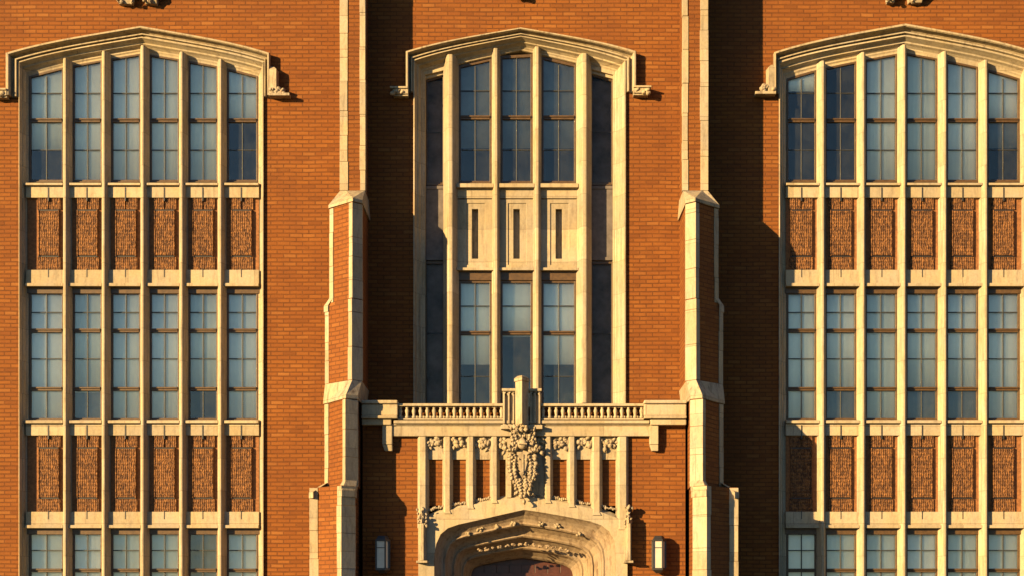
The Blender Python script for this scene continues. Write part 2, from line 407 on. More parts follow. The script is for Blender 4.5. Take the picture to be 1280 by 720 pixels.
def glazing(parent, xl, xr, zb, ztl, ztr, yf, rails, vert=True, muntins=(), blind=None, blind2=None, glass='glass', st=0.030, seed=0):
    """one sash window: frame + bars, glass, blind.  yf: front of the sash"""
    b = MB(); w_ = M['wood']
    b.box(xl, xl+st, yf, yf+.06, zb, ztl, w_); b.box(xr-st, xr, yf, yf+.06, zb, ztr, w_)
    b.box(xl+st, xr-st, yf, yf+.06, zb, zb+.055, w_)
    b.box(xl+st, xr-st, yf-.03, yf-.002, zb, zb+.02, w_)
    g = (ztr-ztl)/(xr-xl)
    b.extr([(xl+st, ztl+g*st-.05), (xr-st, ztr-g*st-.05), (xr-st, ztr-g*st), (xl+st, ztl+g*st)], yf, yf+.06, w_)
    for r_ in rails:
        b.box(xl+st, xr-st, yf-.012, yf+.055, r_-.032, r_+.032, w_)
        b.box(xl+st, xr-st, yf-.035, yf-.014, r_+.004, r_+.03, w_)
    xm = (xl+xr)/2
    if vert: b.box(xm-.008, xm+.008, yf+.016, yf+.045, zb+.05, min(ztl, ztr)-.01, M['bar'])
    for z_ in muntins: b.box(xl+st, xr-st, yf+.018, yf+.043, z_-.008, z_+.008, M['bar'])
    b.build('sash_frame', parent, 0.003)
    # glass: each light slightly out of true
    b = MB(); rr = [zb+.02] + sorted(rails) + [None]
    for i in range(len(rr)-1):
        z0 = rr[i]; j = [random.uniform(-.0016, .0016) for _ in range(4)]
        za, zc = (rr[i+1], rr[i+1]) if rr[i+1] is not None else (ztl-.01, ztr-.01)
        y_ = yf+.030
        b.add([(xl+.01, y_+j[0], z0+.001), (xr-.01, y_+j[1], z0+.001), (xr-.01, y_+j[2], zc-.001), (xl+.01, y_+j[3], za-.001)], [(0, 1, 2, 3)], M[glass])
    b.build('glass_pane', parent, recalc=False)
    for (bz, mt) in ((blind, 'blind'), (blind2, 'blind_dim')):
        if bz is None: continue
        z0, z1 = bz
        b = MB(); n = 40; ph = random.uniform(0, 6); k = random.choice((3, 4, 4.5)); A = random.uniform(.0008, .003)
        vs = []
        for i in range(n+1):
            t = i/n; x = xl+.012 + (xr-xl-.024)*t
            y_ = yf+.062 + A*math.sin(t*2*math.pi*k+ph) + .003*math.sin(t*23+ph)
            zt = ztl + (ztr-ztl)*t if z1 is None else z1
            vs += [(x, y_, z0), (x, y_, zt)]
        b.add(vs, [(2*i, 2*i+2, 2*i+3, 2*i+1) for i in range(n)], M[mt], True)
        b.build('window_blind', parent, recalc=False, solid=0.004)

def mullion(b, xc, y0, z0, z1, nose=.027, base=.080, dep=.165, back=.36, m='stone', shift=0):
    if not isinstance(z1, tuple): z1 = (z1, z1)
    P = [(xc-nose, y0), (xc-nose*.5, y0-.012), (xc+nose*.5, y0-.012), (xc+nose, y0), (xc+base*.66, y0+dep*.42), (xc+base*.70, y0+dep*.60), (xc+base, y0+dep), (xc+base, y0+back),
         (xc-base, y0+back), (xc-base, y0+dep), (xc-base*.70, y0+dep*.60), (xc-base*.66, y0+dep*.42)]
    b.prism(P, z0, z1[0], M[m])

def side_bay(key, blinds):
    B = BAYS[key]; y = B['y']
    bay = empty('stone_window_bay', school)
    bay['label'] = {'L': 'cream stone window bay six lights wide left of the entrance', 'R': 'cream stone window bay six lights wide right of the entrance'}[key]
    xl, xr, xa, ze, za = B['outer']
    ol = head(X(xl, y), X(xr, y), X(xa, y), Z(ze, y), Z(za, y)); ol = [(X(xl, y), ZSILL)] + ol + [(X(xr, y), ZSILL)]
    yi = y + .21
    xl, xr, xa, ze, za = B['inner']
    ih = head(X(xl, yi), X(xr, yi), X(xa, yi), Z(ze, yi), Z(za, yi)); il = [(X(xl, yi), ZSILL)] + ih + [(X(xr, yi), ZSILL)]
    one('stone_frame', bay, lambda b: b.loft(ol, il, [(t, y+v) for t, v in FRAMEP], M['stone']), 0, recalc=False)
    # hood
    hxl, hxr, hxa, hze, hza = B['hood']
    ho = head(X(hxl, y), X(hxr, y), X(hxa, y), Z(hze, y), Z(hza, y)); hi = head(ol[0][0]+.0, ol[-1][0]-.0, X(xa, y), ol[1][1], max(p[1] for p in ol))
    zl = Z(B['legL'], y); zr = Z(B['legR'], y)
    ho = [(ho[0][0], zl)] + ho + [(ho[-1][0], zr)]; hi = [(hi[0][0], zl)] + hi + [(hi[-1][0], zr)]
    def hood(b):
        b.loft(ho, hi, [(t, y+v) for t, v in HOODP], M['stone_w'])
        for (a, c) in ((ho[0], hi[0]), (hi[-1], ho[-1])):
            b.add([(a[0] + (c[0]-a[0])*(t if a is ho[0] else 1-t), y+v, a[1]) for t, v in HOODP], [tuple(range(len(HOODP)))], M['stone_w'])
    one('hood_mould', bay, hood, 0, recalc=False)
    if key == 'L':
        label_stop(bay, X(12), y, Z(123), -1, 'scroll'); label_stop(bay, X(338), y, Z(120), 1, 'figure')
    else:
        label_stop(bay, X(968), y, Z(118), -1, 'figure'); label_stop(bay, X(1293), y, Z(120), 1, 'figure')
    # mullions
    ct = B['cols']; xs = [X(c, y+.22) for c in ct]
    mids = [(a+b_)/2 for a, b_ in zip(xs, xs[1:])]
    for mx in mids:
        one('mullion', bay, lambda b: mullion(b, mx, y-.01, ZSILL, zat(ih, mx)+.09), 0.004)
    edges = [il[0][0]-.0] + mids + [il[-1][0]+.0]
    yg = y + .175        # sash front
    zs = lambda p, d: Z(p, y+d)
    for i in range(6):
        a, c = edges[i], edges[i+1]
        a2, c2 = (a, c) if False else (a + (.076 if i > 0 else .0), c - (.076 if i < 5 else .0))
        # bands between the rows
        for (pt, pb) in ((229, 357), (526, 659)):
            A_, C_ = a + (.05 if i else -.03), c - (.05 if i < 5 else -.03)
            st = M['stone']
            z0, z1, z2, z3 = Z(pb, y+.10), Z(pb-19, y+.14), Z(pt+19, y+.14), Z(pt+4, y+.1)
            def low(b):
                b.extr([(A_, z0+.034), (C_, z0+.034), (C_, z1), (A_, z1)], y+.085, y+.30, st)
                b.extr([(A_, z0-.02), (C_, z0-.02), (C_, z0+.0335), (A_, z0+.0335)], y+.035, y+.30, st)
            one('stone_band', bay, low, 0.005)
            one('stone_band', bay, lambda b: b.box(A_, C_, y+.085, y+.30, z2, z3, st), 0.005)
            def sill(b):
                zt = Z(pt, y+.05)
                vs = [(A_, y+.02, z3+.003), (C_, y+.02, z3+.003), (C_, y+.02, zt), (A_, y+.02, zt), (C_, y+.34, zt+.055), (A_, y+.34, zt+.055), (C_, y+.34, z3+.003), (A_, y+.34, z3+.003)]
                b.add(vs, [(0,1,2,3), (3,2,4,5), (5,4,6,7), (0,7,6,1), (1,6,4,2), (0,3,5,7)], st)
            one('sill', bay, sill, 0.005)
            def panel(b):
                A_, C_ = a + (.05 if i else -.02), c - (.05 if i < 5 else -.02)
                z1, z2 = Z(pb-19, y+.14), Z(pt+19, y+.14)
                t = M['terra']; tp = M['terra_plain']; e = .03
                b.box(A_, C_, y+.15, y+.29, z1+.001, z2-.001, tp)
                cx = X(ct[i], y+.16); hw = .20 if key == 'L' else .205
                yf = y+.115
                zA, zB = Z(pt+34.5, y+.16), Z(pb-36, y+.16)
                g = .016
                # carved field in three pieces divided by deep grooves
                b.box(cx-hw, cx+hw, yf, y+.151, z1+.004, zB-g, t)
                b.box(cx-hw+.02, cx+hw-.03, yf-.015, y+.151, zB+g, zA-g, t)
                b.box(cx-hw, cx-.012, yf, y+.151, zA+g, z2-.004, t); b.box(cx+.012, cx+hw, yf, y+.151, zA+g, z2-.004, t)
                for q in (zA, zB): b.box(cx-hw+.01, cx+hw-.02, yf-.002, y+.149, q-.008, q+.008, M['iron_and_shade'])  # near-black strips stand in for the shade inside the grooves
                for sx in (-1, 1): b.box(cx+sx*(hw-.028)-.007, cx+sx*(hw-.028)+.007, yf-.024, y+.149, zB, zA, t)
                # dark strips painted in for the shade of slots in the stone bands
                b.box(cx-.010, cx+.010, y+.077, y+.11, z2-.06, Z(pt+6, y+.12), M['iron_and_shade'])
                b.box(cx-.006, cx+.006, y+.079, y+.11, z1-.13, z1+.02, M['iron_and_shade'])
            one('spandrel_panel', bay, panel, 0.0)
        # sashes, three rows
        spec = blinds[i]
        xa_, xb_ = a2 + .002, c2 - .002
        o1 = Z(226, yg)-.0
        zb = Z(228.5, yg)
        def btop(v, lo, hi, mt='blind'): return None
        bl, b2 = spec[0]
        f = lambda v: None if v is None else (Z(v[1], yg), None if v[0] is None else Z(v[0], yg))
        glazing(bay, xa_, xb_, zb, zat(ih, xa_)+.03, zat(ih, xb_)+.03, yg, [Z(150.5, yg)], True, [Z(116, yg), Z(187, yg)], f(bl), f(b2))
        bl, b2 = spec[1]
        zt = Z(364, yg)
        glazing(bay, xa_, xb_, Z(526, yg), zt, zt, yg, [Z(413, yg), Z(486, yg)], True, [Z(390, yg), Z(448, yg)], f(bl), f(b2))
        bl, b2 = spec[2]
        zt = Z(661, yg)
        glazing(bay, xa_, xb_, Z(817, yg), zt, zt, yg, [Z(713, yg), Z(765, yg)], True, [Z(688, yg), Z(740, yg)], f(bl), f(b2))
        # head boards above the two lower rows
        for pp in (357, 659):
            zz = Z(pp, y+.1)
            one('head_board', bay, lambda b: b.box(a + (.05 if i else -.03), c - (.05 if i < 5 else -.03), yg-.02, yg+.10, zz-.125, zz-.022, M['wood']), 0.003)
    one('bottom_sill', bay, lambda b: b.box(ol[0][0]-.05, ol[-1][0]+.05, y-.12, y+.40, ZSILL-.16, ZSILL+.004, M['stone']), 0.015)
    return bay

F = (None, 232)        # blind drawn right down
H = 530; G = 820
Lb = [
 [((None, 186), None), ((None, H), None), ((None, G), None)],
 [(F, None), ((None, 490), (490, H)), ((None, G), None)],
 [(F, None), ((None, H), None), ((None, G), None)],
 [(F, None), ((None, H), None), ((None, G), None)],
 [(F, None), ((None, 488), None), (None, (None, G))],
 [((None, 153), None), ((None, H), None), ((None, G), None)],
]
Rb = [
 [((None, 113), None), ((None, H), None), ((None, G), None)],
 [(None, None), ((None, 487), (487, H)), ((None, G), None)],
 [(F, None), ((None, H), None), ((None, G), None)],
 [(F, None), ((None, 487), (487, H)), ((None, G), None)],
 [(F, None), ((None, 487), (487, H)), ((None, G), None)],
 [((None, 153), (153, 184)), ((None, H), None), ((None, G), None)],
]
side_bay('L', Lb); side_bay('R', Rb)

# ---- centre window of the pavilion
def centre_bay():
    y = YC
    bay = empty('stone_window_bay', school); bay['label'] = 'tall cream stone centre window bay above the entrance'
    zb = Z(545, y)
    xl, xr, xa, ze, za = C_OUT
    ol = [(X(xl, y), zb)] + head(X(xl, y), X(xr, y), X(xa, y), Z(ze, y), Z(za, y)) + [(X(xr, y), zb)]
    yi = y+.24
    xl, xr, xa, ze, za = C_IN
    ih = head(X(xl, yi), X(xr, yi), X(xa, yi), Z(ze, yi), Z(za, yi), curve=.1)
    il = [(X(xl, yi), zb)] + ih + [(X(xr, yi), zb)]
    one('stone_frame', bay, lambda b: b.loft(ol, il, [(t, y+v*1.12) for t, v in FRAMEP], M['stone']), 0, recalc=False)
    ho = head(X(508, y), X(795, y), X(651, y), Z(67, y), Z(37.5, y)); hi = head(ol[0][0], ol[-1][0], X(651, y), ol[1][1], max(p[1] for p in ol))
    zl = Z(116, y)
    ho = [(ho[0][0], zl)] + ho + [(ho[-1][0], zl)]; hi = [(hi[0][0], zl)] + hi + [(hi[-1][0], zl)]
    def hood(b):
        b.loft(ho, hi, [(t, y+v) for t, v in HOODP], M['stone_w'])
        for (a, c) in ((ho[0], hi[0]), (hi[-1], ho[-1])):
            b.add([(a[0] + (c[0]-a[0])*(t if a is ho[0] else 1-t), y+v, a[1]) for t, v in HOODP], [tuple(range(len(HOODP)))], M['stone_w'])
    one('hood_mould', bay, hood, 0, recalc=False)
    label_stop(bay, X(511, y), y, Z(121, y), -1, 'scroll'); label_stop(bay, X(791, y), y, Z(120, y), 1, 'scroll')
    ym = y-.03
    big = [X(563, ym), X(730.5, ym)]
    for bx in big:
        one('mullion', bay, lambda b: mullion(b, bx, ym, zb, zat(ih, bx)+.13, nose=.045, base=.135, dep=.24, back=.42), 0.005)
    small = [X(620, y+.08), X(671.5, y+.08)]
    for bx in small:
        one('mullion', bay, lambda b: mullion(b, bx, y+.05, zb, zat(ih, bx)+.08, nose=.035, base=.075, dep=.14, back=.34), 0.004)
    yg = y+.24
    cells = [(big[0]+.13, small[0]-.073), (small[0]+.073, small[1]-.073), (small[1]+.073, big[1]-.13)]
    zz = lambda p: Z(p, yg)
    up = [((None, 184), None), ((None, 184), None), ((None, 184), None)]
    lo = [(None, 455), (None, 420), (None, 455)]
    for i, (a, c) in enumerate(cells):
        # upper window with dusky blinds
        glazing(bay, a, c, zz(230), zat(ih, a)+.0, zat(ih, c)+.0, yg, [zz(147)], True, [zz(113), zz(187)],
                None, (zz(184), None), st=.04)
        t, bt = lo[i]
        glazing(bay, a, c, zz(530), zz(350), zz(350), yg, [zz(416)], i != 1, [zz(382)] + ([zz(470)] if i != 1 else []), (zz(bt), None), None, st=.04)
        def sp(b):
            st = M['stone']; A_, C_ = a-.03, c+.03
            yb = y+.17
            b.box(A_, C_, yb-.10, yg+.08, Z(236, yb), Z(231, yb), st)                       # sill
            b.box(A_, C_, yb-.005, yg+.08, Z(248, yb), Z(236, yb)-.002, st)
            zt, zbm = Z(249, yb), Z(335, yb)
            cx = (a+c)/2
            xs0, xs1 = cx-.055, cx+.055
            f0, f1 = cx-.15, cx+.17
            s0, s1 = Z(261, yb), Z(323, yb)
            g0, g1 = Z(254, yb), Z(331, yb)
            b.plate([(A_, zbm), (C_, zbm), (C_, zt-.002), (A_, zt-.002)], [[(f0, g1), (f1, g1), (f1, g0), (f0, g0)]], yb, yb+.06, st)
            b.plate([(f0-.02, g1-.02), (f1+.02, g1-.02), (f1+.02, g0+.02), (f0-.02, g0+.02)], [[(xs0, s1), (xs1, s1), (xs1, s0), (xs0, s0)]], yb+.018, yb+.10, st)
            b.box(xs0-.05, xs1+.05, yb+.13, yb+.16, s1-.05, s0+.05, M['stone_w'])
            b.box(A_, C_, yb-.06, yg+.08, zbm-.05, zbm-.003, st)
            b.box(A_, C_, yg-.03, yg+.08, Z(350, yg)-.01, zbm-.053, M['wood'])
        one('spandrel_panel', bay, sp, 0.006)
    # narrow side lights
    ysl = y+.30
    for (a, c) in ((il[0][0]+.0, big[0]-.13), (big[1]+.13, il[-1][0]-.0)):
        z_ = lambda p: Z(p, ysl)
        ztl, ztr = zat(ih, a)-.06, zat(ih, c)-.06
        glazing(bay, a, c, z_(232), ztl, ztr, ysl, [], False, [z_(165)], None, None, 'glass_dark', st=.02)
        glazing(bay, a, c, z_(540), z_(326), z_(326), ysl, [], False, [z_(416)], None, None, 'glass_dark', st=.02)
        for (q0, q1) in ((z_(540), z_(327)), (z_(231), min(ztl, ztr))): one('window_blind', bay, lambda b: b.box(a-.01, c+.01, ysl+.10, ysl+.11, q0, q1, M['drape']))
        def spp(b):
            b.box(a-.02, c+.02, ysl-.03, ysl+.06, z_(325), z_(233), M['lead'])
            b.box(a-.02, c+.02, ysl-.05, ysl-.032, z_(326), z_(322), M['lead']); b.box(a-.02, c+.02, ysl-.05, ysl-.032, z_(237), z_(233), M['lead'])
        def lin(b):
            b.extr([(a-.03, ztl-.02), (c+.03, ztr-.02), (c+.03, ztr+.10), (a-.03, ztl+.10)], ysl-.05, ysl+.08, M['stone'])
            b.extr([(a-.03, ztl+.03), (c+.03, ztr+.03), (c+.03, ztr+.10), (a-.03, ztl+.10)], ysl-.11, ysl-.0505, M['stone'])
        one('spandrel_panel', bay, spp, 0.005); one('lintel', bay, lin, 0.005)
    # backing for room darkness at side lights
centre_bay()

# ---- buttresses
def buttress(s):
    bt = empty('buttress', school)
    bt['label'] = 'stepped brick buttress with cream stone edges %s of the entrance' % ('left' if s < 0 else 'right')
    O = lambda o: AX + s*o*S
    def poly(L):   # L: wallA, A, A', B, C, D as (off, y)
        return [(O(o), y) for o, y in L]
    st = [
      dict(t=-150, b=232, p=[(222,.1),(222,-.88),(215,-.88),(198,-.88),(193,-.88),(193,YC+.05)], cap=0),
      dict(t=258, b=377, p=[(233,.1),(233,-1.06),(228,-1.13),(203,-1.50),(193,-1.36),(193,YC+.05)], cap=232),
      dict(t=377, b=478, cl=384, p=[(239,.1),(239,-1.00),(232,-1.10),(203.5,-1.505),(193,-1.36),(193,YC+.05)], cap=370),
      dict(t=503, b=611, p=[(239.3,.1),(239.3,-1.02),(232,-1.15),(209.5,-1.70),(197,-1.56),(197,YC+.05)], cap=478),
      dict(t=611, b=905, cl=621, p=[(253,.1),(253,-1.45),(244,-1.45),(213,-1.87),(199,-1.71),(199,YC+.05)], cap=603),
    ]
    for k, q in enumerate(st):
        P = poly(q['p']); z0, z1 = Z(q['b'], -1.2), Z(q['t'], -1.2)
        if q['b'] == 905: z0 = -0.2
        b = MB(); b.prism(P, z0, z1, M['brick']); b.build('brick_shaft', bt)
        wA, A, A2, Bp, Cp, Dp = [Vector((x, y)) for x, y in P]
        cen = sum((Vector(p) for p in P), Vector((0, 0)))/6
        def strip(b, p, q2, z0_, z1_, pr=.014, th=.07):
            d = (q2-p).normalized(); n = Vector((d.y, -d.x))
            if n.dot((p+q2)/2 - cen) < 0: n = -n
            b.prism([tuple(p+n*pr), tuple(q2+n*pr), tuple(q2-n*th), tuple(p-n*th)], z0_, z1_, M['stone'])
        def edge(b, corner_pts, wins, wouts):
            """stone blocks: returns along first and last segment with random lengths"""
            z = z0 + .004
            while z < z1 - .02:
                h = min(random.uniform(.30, .62), z1 - .004 - z)
                if z1 - (z+h) < .15: h = z1 - .004 - z
                a, c = corner_pts[0], corner_pts[-1]
                wi = wins*random.uniform(.94, 1.10); wo = wouts*random.uniform(.8, 1.25)
                pr = .014 + random.uniform(-.003, .003)
                # one wrapped outline
                pin = a[0] + (a[1]-a[0]).normalized()*wi
                pout = c[0] + (c[1]-c[0]).normalized()*wo
                chain = [pin] + [cp[0] for cp in corner_pts] + [pout]
                # de-duplicate
                ch = [chain[0]]
                for p_ in chain[1:]:
                    if (p_-ch[-1]).length > 1e-4: ch.append(p_)
                outp, inp = [], []
                for i_, p_ in enumerate(ch):
                    ds = []
                    if i_ > 0: ds.append((ch[i_]-ch[i_-1]).normalized())
                    if i_ < len(ch)-1: ds.append((ch[i_+1]-ch[i_]).normalized())
                    ns = []
                    for d in ds:
                        n = Vector((d.y, -d.x))
                        ns.append(n)
                    n = sum(ns, Vector((0, 0)))
                    if n.length < 1e-3: n = ns[0]
                    n.normalize(); sc = 1/max(.4, n.dot(ns[0]))
                    if n.dot(p_-cen) < 0: n = -n
                    outp.append(tuple(p_+n*pr*sc)); inp.append(tuple(p_-n*.05*sc))
                b.prism(outp + inp[::-1], z, z+h-.005, M['stone'])
                z += h
        wa = 8.5*S if k in (0,) else (6.5*S if k < 3 else 8*S)
        if k == 4: wa = (A2-A).length
        b = MB(); edge(b, [(A, A2), (A, wA)], wa, .16); b.build('quoin_strip', bt, 0.004)
        if k == 0:
            b = MB(); edge(b, [(Cp, Bp), (Cp, Dp)], 5.5*S, .13); b.build('quoin_strip', bt, 0.004)
        else:
            b = MB(); edge(b, [(Bp, A2), (Cp, Dp)], (6 if k < 3 else 7)*S, .05); b.build('quoin_strip', bt, 0.004)
        if k:
            up = st[k-1]['p']; zt, zl = Z(q['cap'], -1.2), Z(q.get('cl', q['t']), -1.2)
            def grow(L, g):
                Pp = [Vector(p) for p in poly(L)]; ce = sum(Pp, Vector((0, 0)))/6; r = []
                for p_ in Pp:
                    d = (p_-ce); d.y = min(d.y, 0); d.normalize(); r.append((p_.x + (d.x)*g, p_.y + d.y*g))
                return r
            gb, gt = grow(q['p'], .035), grow(up, .012)
            # only build a skirt where the plan changes; elsewhere flush
            b = MB()
            if k in (1, 3):
                b.prism(gb, zl+.055, zt, M['stone_w'], gt); b.prism(gb, zl+.002, zl+.054, M['stone_w'])
            else:
                def part(G, i_, side):
                    if side == 'A':
                        w_ = 8*S; a1 = Vector(G[1]); a2 = a1 + (Vector(G[3])-Vector(G[2])).normalized()*w_
                        return [G[0], G[1], tuple(a2), (a2.x, .1)]
                    b0 = Vector(G[3]); b1 = b0 + (Vector(G[2])-b0).normalized()*8*S
                    return [tuple(b1), G[3], G[4], (G[4][0], G[4][1]+.25), (b1.x, G[4][1]+.25)]
                for side in (('A',) if k == 2 else ('A', 'B')):
                    b.prism(part(gb, k, side), zl+.055, zt, M['stone_w'], part(gt, k, side)); b.prism(part(gb, k, side), zl-.05, zl+.054, M['stone_w'])
            b.build('weathered_cap', bt, 0.006)
    return bt
buttress(-1); buttress(1)

# ---- entrance block
porch = empty('entrance_porch', school); porch['label'] = 'projecting brick entrance porch with stone tracery, balustrade and pointed arch doorway'
EPL, EPR = AX - 194*S, AX + 194*S
yb = YP
yst = YP - .08           # stone face
opx = [(543,900),(543,694),(545.5,680),(551,668),(560,660.5),(573,656),(600,650),(628,643.5),(655,637.5),(682,641.5),(710,646.5),(738,652),(752,657),(762,665),(768,677),(770,694),(770,900)]
ipx = [(589,900),(589,719),(590,714.5),(592,711),(596,708.5),(602,706.5),(620,702.5),(637,699.5),(653,697.5),(670,699.5),(688,702.5),(704,706.5),(709,708.5),(713,711),(715,714.5),(716,719),(716,900)]
OP = [(X(a, yst), Z(c, yst)) for a, c in opx]; OP[0] = (OP[0][0], .3); OP[-1] = (OP[-1][0], .3)
yd = YP + 1.15
IP = [(X(a, yd), Z(c, yd)) for a, c in ipx]; IP[0] = (IP[0][0], .3); IP[-1] = (IP[-1][0], .3)
SL, SR = X(523, yst), X(784.5, yst)
# brick front around the stone
def front(b):
    b.box(EPL, SL+.05, yb, YC-.004, -.2, Z(524, yb), M['brick'])
    b.box(SR-.05, EPR, yb, YC-.004, -.2, Z(524, yb), M['brick'])
    b.box(SL+.052, SR-.052, yb+.05, YC-.004, Z(632, yb), Z(524, yb), M['brick'])
one('brick_wall', porch, front)
# arch plate with curved top edge
def archplate(b):
    top = [(525,652),(545,643),(575,634),(610,627),(640,622.5),(657,621),(680,623.5),(710,629),(740,636),(765,645),(783,653)]
    T = [(X(a, yst), Z(c, yst)) for a, c in top]
    outer = [(SL, .3)] + [(SL, T[0][1])] + T[1:-1] + [(SR, T[-1][1]), (SR, .3)]
    # build as strips between arch line and outer line
    poly = [(SL, .3), (SL, T[0][1])] + T[1:-1] + [(SR, T[-1][1]), (SR, .3)] + [p for p in reversed(OP)]
    poly[-1] = (OP[0][0], .3)
    b.plate(poly, [], yst, yst+.30, M['stone'])
    # sloping weathering above the plate, running back to the panels
    vs = []
    for (x, z) in T: vs += [(x, yst+.02, z-.01), (x, YP+.06, z+.07)]
    b.add(vs, [(2*i, 2*i+2, 2*i+3, 2*i+1) for i in range(len(T)-1)], M['stone_w'])
one('arch_face', porch, archplate, 0.006)
ORD = [(0,0),(.03,.05),(.10,.13),(.18,.19),(.25,.22),(.29,.21),(.32,.24),(.34,.34),(.42,.44),(.50,.49),(.54,.47),(.57,.50),(.59,.62),(.67,.74),(.75,.79),(.79,.78),(.82,.82),(.85,.96),(.93,1.08),(.97,1.12),(1,1.18),(1,1.30)]
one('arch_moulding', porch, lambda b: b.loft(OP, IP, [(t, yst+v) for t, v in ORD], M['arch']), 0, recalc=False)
for px_, py_ in ((676, 655), (697, 657), (724, 668), (584, 668), (600, 662), (620, 659), (641, 655)):
    def boss(b):
        yy = yst + .19
        for i in range(7): b.blob((X(px_, yy)+random.uniform(-.04, .04), yy+random.uniform(-.02, .02), Z(py_, yy)+random.uniform(-.03, .03)), (.026, .02, .022), M['carve'])
    one('carved_boss', porch, boss)
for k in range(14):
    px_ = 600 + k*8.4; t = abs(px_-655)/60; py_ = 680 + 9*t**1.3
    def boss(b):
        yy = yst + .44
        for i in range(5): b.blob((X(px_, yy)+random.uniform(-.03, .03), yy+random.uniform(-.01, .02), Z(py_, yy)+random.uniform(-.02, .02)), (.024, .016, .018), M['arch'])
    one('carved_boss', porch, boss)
# frieze and side drops (a squared hood)
yf = yst - .02
def frieze(b):
    b.box(X(489, yf), X(813, yf), yf, yb+.049, Z(545.5, yf), Z(532, yf), M['stone'])
    for a, c in ((478, 490.5), (812, 823)):
        b.prism([(X(a, yf), yf-.03), (X(c, yf), yf-.03), (X(c, yf), yb+.01), (X(a, yf), yb+.01)], Z(556, yf), Z(532, yf)-.0, M['stone'])
        b.prism([(X(a+3, yf), yf-.0), (X(c, yf), yf-.0), (X(c, yf), yb+.01), (X(a+3, yf), yb+.01)], Z(564, yf), Z(556, yf)-.002, M['stone'], [(X(a, yf), yf-.02), (X(c, yf), yf-.02), (X(c, yf), yb+.01), (X(a, yf), yb+.01)])
one('frieze', porch, frieze, 0.012)
# vertical bars
bars = [(523, 533.5, 660), (555, 563.5, 640), (584.5, 592.5, 634), (614.5, 622, 627), (681.5, 689, 627), (711, 719, 632), (740.5, 751, 642), (772.5, 784.5, 660)]
for (a, c, bt_) in bars:
    def bar(b):
        x0, x1 = X(a, yst), X(c, yst); w_ = x1-x0; q = w_*.16
        z0, z1 = Z(bt_, yst), Z(545.5, yf)-.003
        y0 = yst - .012; ybk = yb+.05; e = .035
        P = [(x0, y0+.03), (x0+q, y0), (x1-q, y0), (x1, y0+.03), (x1+e, ybk), (x0-e, ybk)]
        b.prism(P, z0, z1, M['stone'])
        b.prism([(x0-.004, y0-.012), (x1+.004, y0-.012), (x1+.004, y0+.03), (x0-.004, y0+.03)], z0-.03, z0+.02, M['stone'], [(x0+q, y0-.001), (x1-q, y0-.001), (x1-q, y0+.03), (x0+q, y0+.03)])
    one('tracery_mullion', porch, bar, 0.005)
# leafy panel heads
for (a, c) in zip([q[1] for q in bars[:-1]], [q[0] for q in bars[1:]]):
    if c - a > 40: spans = [(a, 636), (664, c)]
    else: spans = [(a, c)]
    for (u, v) in spans:
        def leafy(b):
            x0, x1 = X(u, yb), X(v, yb)
            b.box(x0-.02, x1+.02, yb+.005, yb+.049, Z(575, yb+.07), Z(545, yb)-.01, M['stone_w'])
            cx = (x0+x1)/2; cz = Z(554, yb)
            for i in range(16):
                an = random.uniform(0, 2*math.pi)
                b.leaf((cx+random.uniform(-.35, .35)*(x1-x0), yb-.01+random.uniform(-.03, .02), cz+random.uniform(-.07, .07)), random.uniform(.07, .12), random.uniform(.025, .045), an, M['carve'], .03)
            for i in range(7):
                b.blob((cx+random.uniform(-.38, .38)*(x1-x0), yb-.02, cz+random.uniform(-.09, .09)), (.028, .03, .026), M['carve'])
            # cusp points
            for sx in (-1, 1):
                xe = x0 if sx < 0 else x1
                b.extr([(xe, Z(560, yb)), (xe, Z(570, yb)), (xe - sx*.05, Z(562, yb))][::sx], yb-.03, yb+.004, M['carve'])
        one('leaf_carving', porch, leafy, 0, recalc=True)
# crumbly crockets at the foot of each panel
for (a, c) in zip([q[1] for q in bars[:-1]], [q[0] for q in bars[1:]]):
    u0, v0 = (a, c) if c - a < 40 else (671, c)
    def foot(b):
        n = 9
        for k in range(n):
            px_ = u0 + (v0-u0)*(k+.5)/n; t = abs(px_-655)/120; py_ = 617 + 20*t**1.25
            b.blob((X(px_, yb), yb+.0, Z(py_+random.uniform(-.5, 1.5), yb)), (.024, .03, random.uniform(.018, .035)), M['carve'])
    one('panel_foot_carving', porch, foot)
